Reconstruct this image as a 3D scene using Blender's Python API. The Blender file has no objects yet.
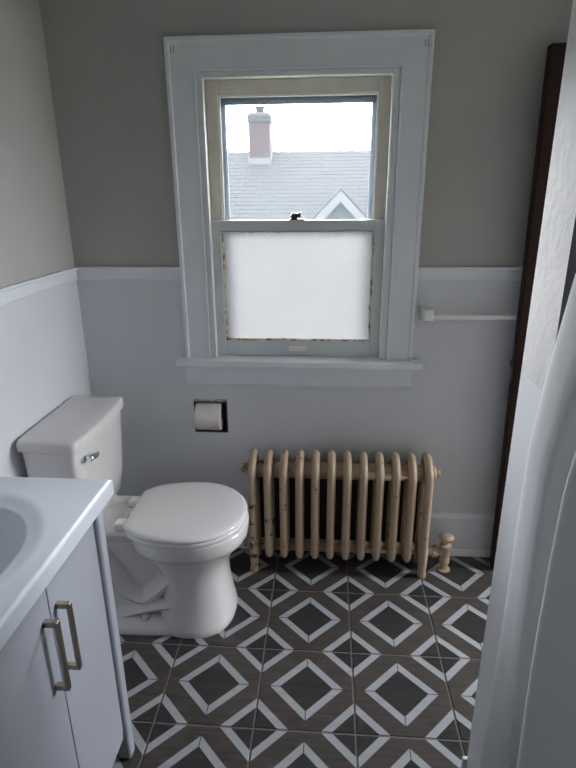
import bpy, bmesh, math, random
from mathutils import Vector, Matrix

random.seed(7)
scene = bpy.context.scene
col = scene.collection

# ------------------------------------------------------------------ camera
F_PX, PITCH, YAW, ROLL, CAM_H = 542.55, 0.3329, 0.0722, -0.0079, 1.5102
cam_data = bpy.data.cameras.new('camera')
cam_data.sensor_fit = 'VERTICAL'
cam_data.sensor_height = 24.0
cam_data.lens = 24.0 * F_PX / 768.0
cam_data.clip_start = 0.02
cam_data.clip_end = 200
cam = bpy.data.objects.new('camera', cam_data)
col.objects.link(cam)
cam.location = (0, 0, CAM_H)
cam.rotation_euler = (Matrix.Rotation(YAW, 4, 'Z') @ Matrix.Rotation(math.pi / 2 - PITCH, 4, 'X')
                      @ Matrix.Rotation(ROLL, 4, 'Z')).to_euler()
scene.camera = cam

# ------------------------------------------------------------------ world, light, exposure
SKY = 27.0
world = bpy.data.worlds.new('world')
scene.world = world
world.use_nodes = True
wn = world.node_tree.nodes
wl = world.node_tree.links
wn.clear()
w_out = wn.new('ShaderNodeOutputWorld')
w_bg = wn.new('ShaderNodeBackground')
w_bg.inputs['Strength'].default_value = SKY
w_tc = wn.new('ShaderNodeTexCoord')
w_no = wn.new('ShaderNodeTexNoise')
w_no.inputs['Scale'].default_value = 3.0
w_no.inputs['Detail'].default_value = 5
w_cr = wn.new('ShaderNodeValToRGB')
w_cr.color_ramp.elements[0].position = 0.35
w_cr.color_ramp.elements[0].color = (0.87, 0.915, 1.0, 1)
w_cr.color_ramp.elements[1].position = 0.65
w_cr.color_ramp.elements[1].color = (0.955, 0.975, 1.0, 1)
wl.new(w_tc.outputs['Generated'], w_no.inputs['Vector'])
wl.new(w_no.outputs['Fac'], w_cr.inputs['Fac'])
wl.new(w_cr.outputs['Color'], w_bg.inputs['Color'])
# standard overcast sky: luminance rises from the horizon to three times as much overhead
w_sx = wn.new('ShaderNodeSeparateXYZ')
wl.new(w_tc.outputs['Generated'], w_sx.inputs['Vector'])
w_mx = wn.new('ShaderNodeMath')
w_mx.operation = 'MAXIMUM'
w_mx.inputs[1].default_value = 0.0
wl.new(w_sx.outputs['Z'], w_mx.inputs[0])
w_ma = wn.new('ShaderNodeMath')
w_ma.operation = 'MULTIPLY_ADD'
w_ma.inputs[1].default_value = 2.0 * SKY
w_ma.inputs[2].default_value = SKY
wl.new(w_mx.outputs[0], w_ma.inputs[0])
wl.new(w_ma.outputs[0], w_bg.inputs['Strength'])
wl.new(w_bg.outputs['Background'], w_out.inputs['Surface'])

vs = scene.view_settings
vs.view_transform = 'Standard'
vs.look = 'None'
vs.exposure = 0.0
vs.gamma = 1.0
vs.use_curve_mapping = False

# sampling guide for the daylight that enters by the window (gives off no light of its own)
pl = bpy.data.lights.new('window_portal', 'AREA')
pl.shape = 'RECTANGLE'
pl.size = 0.70
pl.size_y = 1.05
pl.cycles.is_portal = True
po = bpy.data.objects.new('window_portal', pl)
col.objects.link(po)
po.location = (-0.113, 2.24, 1.40)
po.rotation_euler = (-math.pi / 2, 0, 0)
# the same for the window added in the unseen hall as fill light
pl2 = bpy.data.lights.new('fill_hall_portal', 'AREA')
pl2.shape = 'RECTANGLE'
pl2.size = 1.15
pl2.size_y = 0.78
pl2.cycles.is_portal = True
po2 = bpy.data.objects.new('fill_hall_portal', pl2)
col.objects.link(po2)
po2.location = (2.72, 2.01, 1.675)
po2.rotation_euler = (0, math.pi / 2, 0)
scene.cycles.diffuse_bounces = 8

# ------------------------------------------------------------------ materials
MATS = {}


def new_mat(name):
    m = bpy.data.materials.new(name)
    m.use_nodes = True
    nt = m.node_tree
    b = nt.nodes['Principled BSDF']
    MATS[name] = m
    return m, nt, b


def N(nt, typ, **kw):
    n = nt.nodes.new(typ)
    for k, v in kw.items():
        setattr(n, k, v)
    return n


def mat(name, color, rough=0.5, metal=0.0, var=0.06, scale=8.0, bump=0.0, bscale=60.0, spec=0.5, coat=0.0, detail=4,
        stretch=None):
    """plain material with gentle procedural variation of tone and fine relief"""
    m, nt, b = new_mat(name)
    tc = N(nt, 'ShaderNodeTexCoord')
    src = tc.outputs['Object']
    if stretch:
        mp = N(nt, 'ShaderNodeMapping')
        mp.inputs['Scale'].default_value = stretch
        nt.links.new(src, mp.inputs['Vector'])
        src = mp.outputs['Vector']
    no = N(nt, 'ShaderNodeTexNoise')
    no.inputs['Scale'].default_value = scale
    no.inputs['Detail'].default_value = detail
    cr = N(nt, 'ShaderNodeValToRGB')
    c = color
    cr.color_ramp.elements[0].position = 0.3
    cr.color_ramp.elements[1].position = 0.7
    cr.color_ramp.elements[0].color = (c[0] * (1 - var), c[1] * (1 - var), c[2] * (1 - var), 1)
    cr.color_ramp.elements[1].color = (min(1, c[0] * (1 + var)), min(1, c[1] * (1 + var)), min(1, c[2] * (1 + var)), 1)
    nt.links.new(src, no.inputs['Vector'])
    nt.links.new(no.outputs['Fac'], cr.inputs['Fac'])
    nt.links.new(cr.outputs['Color'], b.inputs['Base Color'])
    b.inputs['Roughness'].default_value = rough
    b.inputs['Metallic'].default_value = metal
    b.inputs['Specular IOR Level'].default_value = spec
    b.inputs['Coat Weight'].default_value = coat
    if bump:
        n2 = N(nt, 'ShaderNodeTexNoise')
        n2.inputs['Scale'].default_value = bscale
        n2.inputs['Detail'].default_value = 3
        bp = N(nt, 'ShaderNodeBump')
        bp.inputs['Strength'].default_value = bump
        bp.inputs['Distance'].default_value = 0.002
        nt.links.new(src, n2.inputs['Vector'])
        nt.links.new(n2.outputs['Fac'], bp.inputs['Height'])
        nt.links.new(bp.outputs['Normal'], b.inputs['Normal'])
    return m


mat('wall_paint', (0.45, 0.438, 0.424), 0.75, var=0.03, scale=5, bump=0.25, bscale=90)
mat('wainscot_paint', (0.685, 0.695, 0.735), 0.55, var=0.025, scale=4, bump=0.2, bscale=70)
mat('trim_paint', (0.76, 0.79, 0.835), 0.42, var=0.03, scale=9, bump=0.12, bscale=50)
mat('sash_paint', (0.66, 0.69, 0.71), 0.45, var=0.04, scale=12, bump=0.15, bscale=60)
mat('cream_paint', (0.70, 0.675, 0.60), 0.5, var=0.06, scale=14, bump=0.25, bscale=60)
mat('bead_paint', (0.88, 0.87, 0.83), 0.45, var=0.05, scale=20, bump=0.1)
mat('storm_frame', (0.30, 0.36, 0.42), 0.5, var=0.05)
mat('ceiling_paint', (0.70, 0.70, 0.69), 0.8, var=0.02)
mat('old_plaster', (0.84, 0.825, 0.80), 0.6, var=0.05, scale=14, bump=1.0, bscale=45)
mat('smooth_panel', (0.90, 0.91, 0.94), 0.4, var=0.02, scale=4)
mat('porcelain', (0.72, 0.70, 0.685), 0.16, var=0.015, scale=4, coat=0.4)
mat('seat_plastic', (0.80, 0.78, 0.765), 0.07, var=0.01, scale=4)
mat('cultured_marble', (0.56, 0.585, 0.64), 0.34, var=0.02, scale=5)
mat('vanity_paint', (0.34, 0.355, 0.40), 0.38, var=0.015, scale=3)
mat('satin_brass', (0.33, 0.28, 0.225), 0.32, metal=1.0, var=0.05, scale=20)
mat('chrome', (0.80, 0.81, 0.83), 0.08, metal=1.0, var=0.02)
mat('towel_bar_white', (0.80, 0.80, 0.79), 0.3, var=0.02)
mat('tissue', (0.80, 0.74, 0.70), 0.9, var=0.03, scale=20, bump=0.2, bscale=120)
mat('cardboard', (0.35, 0.26, 0.18), 0.9)
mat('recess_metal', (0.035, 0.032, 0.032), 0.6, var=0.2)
mat('chipped_edge', (0.36, 0.37, 0.39), 0.7, var=0.5, scale=60)
mat('dark_bronze', (0.07, 0.05, 0.05), 0.4, metal=0.8, var=0.2)
mat('blue_sticker', (0.02, 0.04, 0.30), 0.5)
mat('grout', (0.15, 0.14, 0.132), 0.9, var=0.15, scale=40)
mat('subfloor', (0.12, 0.11, 0.10), 0.9)
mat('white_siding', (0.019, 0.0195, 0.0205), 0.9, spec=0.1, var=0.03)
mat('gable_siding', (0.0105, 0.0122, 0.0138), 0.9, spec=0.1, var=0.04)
mat('mortar_white', (0.016, 0.016, 0.0165), 0.9, spec=0.1)
mat('cap_stone', (0.0024, 0.0026, 0.0032), 0.9, spec=0.1, var=0.1)
mat('pipe_metal', (0.40, 0.40, 0.38), 0.4, metal=0.7)
mat('lawn', (0.08, 0.12, 0.05), 0.9, var=0.3, scale=1)
mat('fill_hall_paint', (0.72, 0.71, 0.68), 0.7, var=0.02)
mat('fill_hall_boards', (0.30, 0.19, 0.10), 0.5, var=0.2, stretch=(20, 1, 1))
mat('glue_white', (0.78, 0.78, 0.78), 0.5)


def mat_dark_wood():
    m, nt, b = new_mat('dark_wood')
    tc = N(nt, 'ShaderNodeTexCoord')
    mp = N(nt, 'ShaderNodeMapping')
    mp.inputs['Scale'].default_value = (30, 30, 1.6)
    no = N(nt, 'ShaderNodeTexNoise')
    no.inputs['Scale'].default_value = 1.5
    no.inputs['Detail'].default_value = 6
    cr = N(nt, 'ShaderNodeValToRGB')
    cr.color_ramp.elements[0].color = (0.011, 0.0045, 0.0035, 1)
    cr.color_ramp.elements[1].color = (0.034, 0.012, 0.008, 1)
    nt.links.new(tc.outputs['Object'], mp.inputs['Vector'])
    nt.links.new(mp.outputs['Vector'], no.inputs['Vector'])
    nt.links.new(no.outputs['Fac'], cr.inputs['Fac'])
    nt.links.new(cr.outputs['Color'], b.inputs['Base Color'])
    b.inputs['Roughness'].default_value = 0.6
    b.inputs['Specular IOR Level'].default_value = 0.2


mat_dark_wood()


def math_node(nt, op, a, b=None, c=None):
    n = N(nt, 'ShaderNodeMath', operation=op)
    for i, v in enumerate((a, b, c)):
        if v is None:
            continue
        if isinstance(v, (int, float)):
            n.inputs[i].default_value = v
        else:
            nt.links.new(v, n.inputs[i])
    return n.outputs[0]


def mixc(nt, fac, a, b):
    n = N(nt, 'ShaderNodeMix', data_type='RGBA')
    if isinstance(fac, (int, float)):
        n.inputs['Factor'].default_value = fac
    else:
        nt.links.new(fac, n.inputs['Factor'])
    for key, v in ((6, a), (7, b)):
        if isinstance(v, tuple):
            n.inputs[key].default_value = (*v[:3], 1)
        else:
            nt.links.new(v, n.inputs[key])
    return n.outputs[2]


TILE = 0.305


def mat_tile():
    """printed porcelain: white diamond bands round a dark middle, quarter diamonds in the corners"""
    m, nt, b = new_mat('diamond_tile')
    tc = N(nt, 'ShaderNodeTexCoord')
    sx = N(nt, 'ShaderNodeSeparateXYZ')
    nt.links.new(tc.outputs['Object'], sx.inputs['Vector'])
    x = math_node(nt, 'DIVIDE', sx.outputs['X'], TILE)
    y = math_node(nt, 'DIVIDE', sx.outputs['Y'], TILE)
    ax = math_node(nt, 'ABSOLUTE', x)
    ay = math_node(nt, 'ABSOLUTE', y)
    d = math_node(nt, 'ADD', ax, ay)                      # 0 centre .. 1 corner
    dc = math_node(nt, 'SUBTRACT', 1.0, d)                # distance from the corner
    in_c = math_node(nt, 'LESS_THAN', d, 0.39)
    in_ci = math_node(nt, 'LESS_THAN', d, 0.283)
    in_k = math_node(nt, 'LESS_THAN', dc, 0.345)
    in_ki = math_node(nt, 'LESS_THAN', dc, 0.238)
    white = math_node(nt, 'ADD', math_node(nt, 'SUBTRACT', in_c, in_ci), math_node(nt, 'SUBTRACT', in_k, in_ki))
    inner = math_node(nt, 'ADD', in_ci, in_ki)
    # thin mitre joints of the printed bands
    mn = math_node(nt, 'MINIMUM', ax, ay)
    mitre = math_node(nt, 'MULTIPLY', math_node(nt, 'LESS_THAN', mn, 0.0045), in_c)
    # wood grain running along the diagonals
    oi = N(nt, 'ShaderNodeObjectInfo')
    mp = N(nt, 'ShaderNodeMapping')
    mp.inputs['Rotation'].default_value = (0, 0, math.pi / 4)
    mp.inputs['Scale'].default_value = (14, 90, 1)
    cmb = N(nt, 'ShaderNodeCombineXYZ')
    sgn = math_node(nt, 'MULTIPLY', math_node(nt, 'MULTIPLY', math_node(nt, 'SIGN', x), math_node(nt, 'SIGN', y)), -1.0)
    nt.links.new(math_node(nt, 'MULTIPLY', sx.outputs['X'], sgn), cmb.inputs['X'])
    nt.links.new(sx.outputs['Y'], cmb.inputs['Y'])
    nt.links.new(math_node(nt, 'MULTIPLY', oi.outputs['Random'], 20.0), cmb.inputs['Z'])
    nt.links.new(cmb.outputs['Vector'], mp.inputs['Vector'])
    no = N(nt, 'ShaderNodeTexNoise')
    no.inputs['Scale'].default_value = 1.0
    no.inputs['Detail'].default_value = 5
    nt.links.new(mp.outputs['Vector'], no.inputs['Vector'])
    n3 = N(nt, 'ShaderNodeTexNoise')
    n3.inputs['Scale'].default_value = 9.0
    nt.links.new(tc.outputs['Object'], n3.inputs['Vector'])
    g = math_node(nt, 'ADD', math_node(nt, 'MULTIPLY', no.outputs['Fac'], 0.7), math_node(nt, 'MULTIPLY', n3.outputs['Fac'], 0.3))
    r = N(nt, 'ShaderNodeMapRange')
    r.inputs['From Min'].default_value = 0.33
    r.inputs['From Max'].default_value = 0.67
    nt.links.new(g, r.inputs['Value'])
    body = mixc(nt, r.outputs['Result'], (0.040, 0.034, 0.0305), (0.078, 0.0655, 0.058))
    dark = mixc(nt, r.outputs['Result'], (0.022, 0.020, 0.020), (0.042, 0.038, 0.036))
    wht = mixc(nt, r.outputs['Result'], (0.30, 0.31, 0.322), (0.355, 0.365, 0.378))
    c1 = mixc(nt, inner, body, dark)
    c2 = mixc(nt, white, c1, wht)
    c3 = mixc(nt, mitre, c2, (0.03, 0.03, 0.03))
    nt.links.new(c3, b.inputs['Base Color'])
    b.inputs['Roughness'].default_value = 0.42
    b.inputs['Specular IOR Level'].default_value = 0.4
    bp = N(nt, 'ShaderNodeBump')
    bp.inputs['Strength'].default_value = 0.15
    bp.inputs['Distance'].default_value = 0.001
    nt.links.new(no.outputs['Fac'], bp.inputs['Height'])
    nt.links.new(bp.outputs['Normal'], b.inputs['Normal'])


mat_tile()


def mat_radiator():
    m, nt, b = new_mat('radiator_paint')
    tc = N(nt, 'ShaderNodeTexCoord')
    no = N(nt, 'ShaderNodeTexNoise')
    no.inputs['Scale'].default_value = 16
    no.inputs['Detail'].default_value = 5
    nt.links.new(tc.outputs['Object'], no.inputs['Vector'])
    base = mixc(nt, no.outputs['Fac'], (0.37, 0.265, 0.18), (0.51, 0.385, 0.275))
    geo = N(nt, 'ShaderNodeNewGeometry')
    chips = N(nt, 'ShaderNodeTexNoise')
    chips.inputs['Scale'].default_value = 24
    chips.inputs['Detail'].default_value = 6
    chips.inputs['Roughness'].default_value = 0.68
    nt.links.new(geo.outputs['Position'], chips.inputs['Vector'])
    sp = N(nt, 'ShaderNodeSeparateXYZ')
    nt.links.new(geo.outputs['Position'], sp.inputs['Vector'])
    wear = N(nt, 'ShaderNodeMapRange')
    wear.inputs['From Min'].default_value = -0.05
    wear.inputs['From Max'].default_value = -0.33
    wear.inputs['To Min'].default_value = 0.0
    wear.inputs['To Max'].default_value = 0.085
    nt.links.new(sp.outputs['X'], wear.inputs['Value'])
    cr = N(nt, 'ShaderNodeValToRGB')
    cr.color_ramp.elements[0].position = 0.64
    cr.color_ramp.elements[0].color = (0, 0, 0, 1)
    cr.color_ramp.elements[1].position = 0.67
    cr.color_ramp.elements[1].color = (1, 1, 1, 1)
    nt.links.new(math_node(nt, 'ADD', chips.outputs['Fac'], wear.outputs['Result']), cr.inputs['Fac'])
    c = mixc(nt, cr.outputs['Color'], base, (0.05, 0.022, 0.014))
    nt.links.new(c, b.inputs['Base Color'])
    b.inputs['Roughness'].default_value = 0.5
    bp = N(nt, 'ShaderNodeBump')
    bp.inputs['Strength'].default_value = 0.4
    bp.inputs['Distance'].default_value = 0.002
    nt.links.new(no.outputs['Fac'], bp.inputs['Height'])
    nt.links.new(bp.outputs['Normal'], b.inputs['Normal'])


mat_radiator()


def mat_putty():
    """old putty bead: cream paint with rust and mildew blotches"""
    m, nt, b = new_mat('stained_putty')
    tc = N(nt, 'ShaderNodeTexCoord')
    no = N(nt, 'ShaderNodeTexNoise')
    no.inputs['Scale'].default_value = 34
    no.inputs['Detail'].default_value = 5
    nt.links.new(tc.outputs['Object'], no.inputs['Vector'])
    cr = N(nt, 'ShaderNodeValToRGB')
    e = cr.color_ramp.elements
    e[0].position = 0.47
    e[0].color = (0.70, 0.64, 0.50, 1)
    e[1].position = 0.70
    e[1].color = (0.12, 0.075, 0.04, 1)
    k = e.new(0.57)
    k.color = (0.42, 0.27, 0.12, 1)
    nt.links.new(no.outputs['Fac'], cr.inputs['Fac'])
    nt.links.new(cr.outputs['Color'], b.inputs['Base Color'])
    b.inputs['Roughness'].default_value = 0.8


mat_putty()


def mat_glass():
    m, nt, b = new_mat('dusty_glass')
    nt.nodes.remove(b)
    out = nt.nodes['Material Output']
    tr = N(nt, 'ShaderNodeBsdfTransparent')
    tr.inputs['Color'].default_value = (0.97, 0.97, 0.975, 1)
    tl = N(nt, 'ShaderNodeBsdfTranslucent')
    tl.inputs['Color'].default_value = (0.85, 0.92, 1.0, 1)
    gl = N(nt, 'ShaderNodeBsdfGlossy')
    gl.inputs['Roughness'].default_value = 0.02
    fr = N(nt, 'ShaderNodeFresnel')
    fr.inputs['IOR'].default_value = 1.45
    m1 = N(nt, 'ShaderNodeMixShader')
    tc = N(nt, 'ShaderNodeTexCoord')
    no = N(nt, 'ShaderNodeTexNoise')
    no.inputs['Scale'].default_value = 7
    no.inputs['Detail'].default_value = 4
    nt.links.new(tc.outputs['Object'], no.inputs['Vector'])
    mr = N(nt, 'ShaderNodeMapRange')
    mr.inputs['To Min'].default_value = 0.0095
    mr.inputs['To Max'].default_value = 0.0135
    nt.links.new(no.outputs['Fac'], mr.inputs['Value'])
    nt.links.new(mr.outputs['Result'], m1.inputs['Fac'])
    nt.links.new(tr.outputs[0], m1.inputs[1])
    nt.links.new(tl.outputs[0], m1.inputs[2])
    m2 = N(nt, 'ShaderNodeMixShader')
    nt.links.new(fr.outputs[0], m2.inputs['Fac'])
    nt.links.new(m1.outputs[0], m2.inputs[1])
    nt.links.new(gl.outputs[0], m2.inputs[2])
    nt.links.new(m2.outputs[0], out.inputs['Surface'])


mat_glass()


def mat_frosted():
    m, nt, b = new_mat('frosted_pane')
    nt.nodes.remove(b)
    out = nt.nodes['Material Output']
    tc = N(nt, 'ShaderNodeTexCoord')
    no = N(nt, 'ShaderNodeTexNoise')
    no.inputs['Scale'].default_value = 130
    no.inputs['Detail'].default_value = 3
    n2 = N(nt, 'ShaderNodeTexNoise')
    n2.inputs['Scale'].default_value = 6
    n2.inputs['Detail'].default_value = 5
    nt.links.new(tc.outputs['Object'], no.inputs['Vector'])
    nt.links.new(tc.outputs['Object'], n2.inputs['Vector'])
    s = math_node(nt, 'ADD', math_node(nt, 'MULTIPLY', no.outputs['Fac'], 0.6), math_node(nt, 'MULTIPLY', n2.outputs['Fac'], 0.4))
    c = mixc(nt, s, (0.076, 0.074, 0.075), (0.144, 0.141, 0.142))
    tl = N(nt, 'ShaderNodeBsdfTranslucent')
    nt.links.new(c, tl.inputs['Color'])
    df = N(nt, 'ShaderNodeBsdfDiffuse')
    df.inputs['Color'].default_value = (0.7, 0.72, 0.74, 1)
    m1 = N(nt, 'ShaderNodeAddShader')
    d2 = N(nt, 'ShaderNodeMixShader')
    d2.inputs['Fac'].default_value = 0.25
    nt.links.new(tl.outputs[0], d2.inputs[1])
    nt.links.new(df.outputs[0], d2.inputs[2])
    bp = N(nt, 'ShaderNodeBump')
    bp.inputs['Strength'].default_value = 0.5
    bp.inputs['Distance'].default_value = 0.002
    nt.links.new(no.outputs['Fac'], bp.inputs['Height'])
    nt.links.new(bp.outputs['Normal'], tl.inputs['Normal'])
    nt.links.new(bp.outputs['Normal'], df.inputs['Normal'])
    nt.nodes.remove(m1)
    nt.links.new(d2.outputs[0], out.inputs['Surface'])


mat_frosted()


def mat_curtain():
    m, nt, b = new_mat('curtain_cloth')
    nt.nodes.remove(b)
    out = nt.nodes['Material Output']
    tc = N(nt, 'ShaderNodeTexCoord')
    no = N(nt, 'ShaderNodeTexNoise')
    no.inputs['Scale'].default_value = 300
    nt.links.new(tc.outputs['Object'], no.inputs['Vector'])
    c = mixc(nt, no.outputs['Fac'], (0.82, 0.82, 0.825), (0.88, 0.88, 0.885))
    df = N(nt, 'ShaderNodeBsdfDiffuse')
    nt.links.new(c, df.inputs['Color'])
    tl = N(nt, 'ShaderNodeBsdfTranslucent')
    tl.inputs['Color'].default_value = (0.80, 0.82, 0.86, 1)
    mx = N(nt, 'ShaderNodeMixShader')
    mx.inputs['Fac'].default_value = 0.30
    nt.links.new(df.outputs[0], mx.inputs[1])
    nt.links.new(tl.outputs[0], mx.inputs[2])
    nt.links.new(mx.outputs[0], out.inputs['Surface'])


mat_curtain()


def mat_brick_like(name, c1, c2, mortar, w, h, ms, axes, bump=0.0, rough=0.85, offset=0.5):
    """axes: which object coordinates run along the course and up"""
    m, nt, b = new_mat(name)
    tc = N(nt, 'ShaderNodeTexCoord')
    sx = N(nt, 'ShaderNodeSeparateXYZ')
    cb = N(nt, 'ShaderNodeCombineXYZ')
    nt.links.new(tc.outputs['Object'], sx.inputs['Vector'])
    if axes == 'chimney':
        nt.links.new(math_node(nt, 'ADD', sx.outputs['X'], sx.outputs['Y']), cb.inputs['X'])
        nt.links.new(sx.outputs['Z'], cb.inputs['Y'])
    else:
        nt.links.new(sx.outputs['X'], cb.inputs['X'])
        nt.links.new(math_node(nt, 'MULTIPLY', sx.outputs['Y'], axes), cb.inputs['Y'])
    bt = N(nt, 'ShaderNodeTexBrick')
    bt.offset = offset
    bt.inputs['Color1'].default_value = (*c1, 1)
    bt.inputs['Color2'].default_value = (*c2, 1)
    bt.inputs['Mortar'].default_value = (*mortar, 1)
    bt.inputs['Scale'].default_value = 1.0
    bt.inputs['Mortar Size'].default_value = ms
    bt.inputs['Brick Width'].default_value = w
    bt.inputs['Row Height'].default_value = h
    nt.links.new(cb.outputs['Vector'], bt.inputs['Vector'])
    nt.links.new(bt.outputs['Color'], b.inputs['Base Color'])
    b.inputs['Roughness'].default_value = rough
    b.inputs['Specular IOR Level'].default_value = 0.05


mat_brick_like('chimney_brick', (0.0046, 0.0013, 0.0013), (0.0064, 0.0020, 0.0019), (0.0085, 0.0062, 0.0062), 0.21, 0.075, 0.012, 'chimney')
mat_brick_like('shingle', (0.0038, 0.0041, 0.0043), (0.0043, 0.0046, 0.0048), (0.0033, 0.0036, 0.0038), 0.30, 0.16, 0.012, 1.22)

# ------------------------------------------------------------------ mesh helpers
ORIGIN = {}


def bm_new():
    return bmesh.new()


def add_box(bm, x0, x1, y0, y1, z0, z1, bevel=0.0, seg=2, mi=0):
    r = bmesh.ops.create_cube(bm, size=1.0)
    vs_ = r['verts']
    for v in vs_:
        v.co = Vector(((x0 + x1) / 2 + v.co.x * (x1 - x0), (y0 + y1) / 2 + v.co.y * (y1 - y0),
                       (z0 + z1) / 2 + v.co.z * (z1 - z0)))
    fs = set(f for v in vs_ for f in v.link_faces)
    for f in fs:
        f.material_index = mi
    if bevel > 0:
        es = list(set(e for v in vs_ for e in v.link_edges))
        r2 = bmesh.ops.bevel(bm, geom=es, offset=bevel, segments=seg, affect='EDGES', profile=0.5)
        for f in r2['faces']:
            f.material_index = mi
            f.smooth = True


def add_loft(bm, rings, cap0=True, cap1=True, smooth=True, closed=False):
    """rings: lists of equal length of points (closed loops)"""
    rows = [[bm.verts.new(p) for p in ring] for ring in rings]
    n = len(rows[0])
    pairs = list(zip(rows[:-1], rows[1:]))
    if closed:
        pairs.append((rows[-1], rows[0]))
    for a, b in pairs:
        for i in range(n):
            j = (i + 1) % n
            f = bm.faces.new((a[i], a[j], b[j], b[i]))
            f.smooth = smooth
    if not closed:
        if cap0:
            bm.faces.new(list(reversed(rows[0])))
        if cap1:
            bm.faces.new(rows[-1])


def add_tube(bm, path, radius, seg=12, closed=False, squash=None, cap=True):
    """round (or squashed) section swept along a 3D path; radius a number or one per point"""
    P = [Vector(p) for p in path]
    n = len(P)
    rings = []
    prev = None
    for i, p in enumerate(P):
        if closed:
            t = (P[(i + 1) % n] - P[i - 1]).normalized()
        else:
            t = (P[min(i + 1, n - 1)] - P[max(i - 1, 0)]).normalized()
        if squash:                      # fixed first axis (for flat loops), e.g. the x axis
            u = Vector(squash[0])
            ku, kw = squash[1], squash[2]
        else:
            ref = prev if prev is not None else (Vector((0, 0, 1)) if abs(t.z) < 0.9 else Vector((1, 0, 0)))
            u = (ref - t * ref.dot(t)).normalized()
            prev = u
            ku = kw = 1.0
        w = t.cross(u).normalized()
        r = radius[i] if isinstance(radius, (list, tuple)) else radius
        rings.append([p + (u * math.cos(a) * ku + w * math.sin(a) * kw) * r
                      for a in [2 * math.pi * k / seg for k in range(seg)]])
    add_loft(bm, rings, cap, cap, True, closed)


def add_lathe(bm, profile, center, axis='Z', seg=24):
    rings = []
    c = Vector(center)
    for r, h in profile:
        ring = []
        for k in range(seg):
            a = 2 * math.pi * k / seg
            p = (r * math.cos(a), r * math.sin(a), h)
            if axis == 'X':
                p = (h, p[0], p[1])
            elif axis == 'Y':
                p = (p[1], h, p[0])
            ring.append(c + Vector(p))
        rings.append(ring)
    add_loft(bm, rings)


def add_prism(bm, outline, axis, a0, a1):
    """outline of (p, q) extruded along an axis: axis X -> (y, z); Y -> (x, z); Z -> (x, y)"""
    def P(p, q, a):
        return {'X': (a, p, q), 'Y': (p, a, q), 'Z': (p, q, a)}[axis]
    r0 = [P(p, q, a0) for p, q in outline]
    r1 = [P(p, q, a1) for p, q in outline]
    add_loft(bm, [r0, r1], smooth=False)


def smooth_by_angle(me, deg=40):
    bm = bmesh.new()
    bm.from_mesh(me)
    for f in bm.faces:
        f.smooth = True
    for e in bm.edges:
        if len(e.link_faces) == 2:
            e.smooth = e.calc_face_angle(0) < math.radians(deg)
    bm.to_mesh(me)
    bm.free()


def obj(name, bm, material, parent=None, smooth=None):
    bmesh.ops.recalc_face_normals(bm, faces=bm.faces[:])
    off = ORIGIN.get(parent.name, Vector((0, 0, 0))) if parent else Vector((0, 0, 0))
    if off.length:
        bmesh.ops.translate(bm, verts=bm.verts[:], vec=-off)
    me = bpy.data.meshes.new(name)
    bm.to_mesh(me)
    bm.free()
    for m in (material if isinstance(material, (list, tuple)) else [material]):
        me.materials.append(MATS[m])
    if smooth:
        smooth_by_angle(me, smooth)
    o = bpy.data.objects.new(name, me)
    col.objects.link(o)
    if parent:
        o.parent = parent
        ORIGIN[o.name] = off
    else:
        ORIGIN[o.name] = Vector((0, 0, 0))
    return o


def tag(o, label, cat, group=None, kind=None):
    o['label'] = label
    o['category'] = cat
    if group:
        o['group'] = group
    if kind:
        o['kind'] = kind
    return o


def thing(name, label, cat, loc, kind=None):
    o = bpy.data.objects.new(name, None)
    o.empty_display_size = 0.05
    col.objects.link(o)
    o.location = loc
    ORIGIN[o.name] = Vector(loc)
    return tag(o, label, cat, None, kind)


def box_obj(name, dims, material, parent=None, bevel=0.0, seg=2):
    bm = bm_new()
    add_box(bm, *dims, bevel=bevel, seg=seg)
    return obj(name, bm, material, parent)


# ------------------------------------------------------------------ room measures
XL, XR, YB, YF, ZC = -0.9875, 1.38, 2.10, -1.15, 2.45
RAIL = 1.256
TH = 0.125                                  # outside wall thickness
# window hole
WX0, WX1, WZ0, WZ1 = -0.463, 0.236, 0.875, 1.92
# paper holder hole
HX0, HX1, HZ0, HZ1 = -0.551, -0.409, 0.558, 0.702


def wall_back():
    bm = bm_new()
    xs = sorted([XL - 0.15, HX0, HX1, WX0, WX1, XR + 0.15])
    zs = sorted([-0.02, HZ0, HZ1, WZ0, RAIL - 0.02, WZ1, ZC])
    for i in range(len(xs) - 1):
        for k in range(len(zs) - 1):
            cx, cz = (xs[i] + xs[i + 1]) / 2, (zs[k] + zs[k + 1]) / 2
            if WX0 < cx < WX1 and WZ0 < cz < WZ1:
                continue
            y0 = YB
            if HX0 < cx < HX1 and HZ0 < cz < HZ1:
                y0 = YB + 0.11
            add_box(bm, xs[i], xs[i + 1], y0, YB + TH, zs[k], zs[k + 1], mi=1 if cz < RAIL - 0.02 else 0)
    o = obj('wall_back', bm, ['wall_paint', 'wainscot_paint'])
    tag(o, 'end wall with the window, grey-beige above the rail and white below', 'wall', kind='structure')


def side_wall(name, x0, x1, label):
    bm = bm_new()
    add_box(bm, x0, x1, YF, YB, -0.02, RAIL - 0.02, mi=1)
    add_box(bm, x0, x1, YF, YB, RAIL - 0.02, ZC, mi=0)
    tag(obj(name, bm, ['wall_paint', 'wainscot_paint']), label, 'wall', kind='structure')


wall_back()
side_wall('wall_left', XL - 0.15, XL, 'left side wall behind the toilet tank, beige above and white below the rail')
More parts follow.
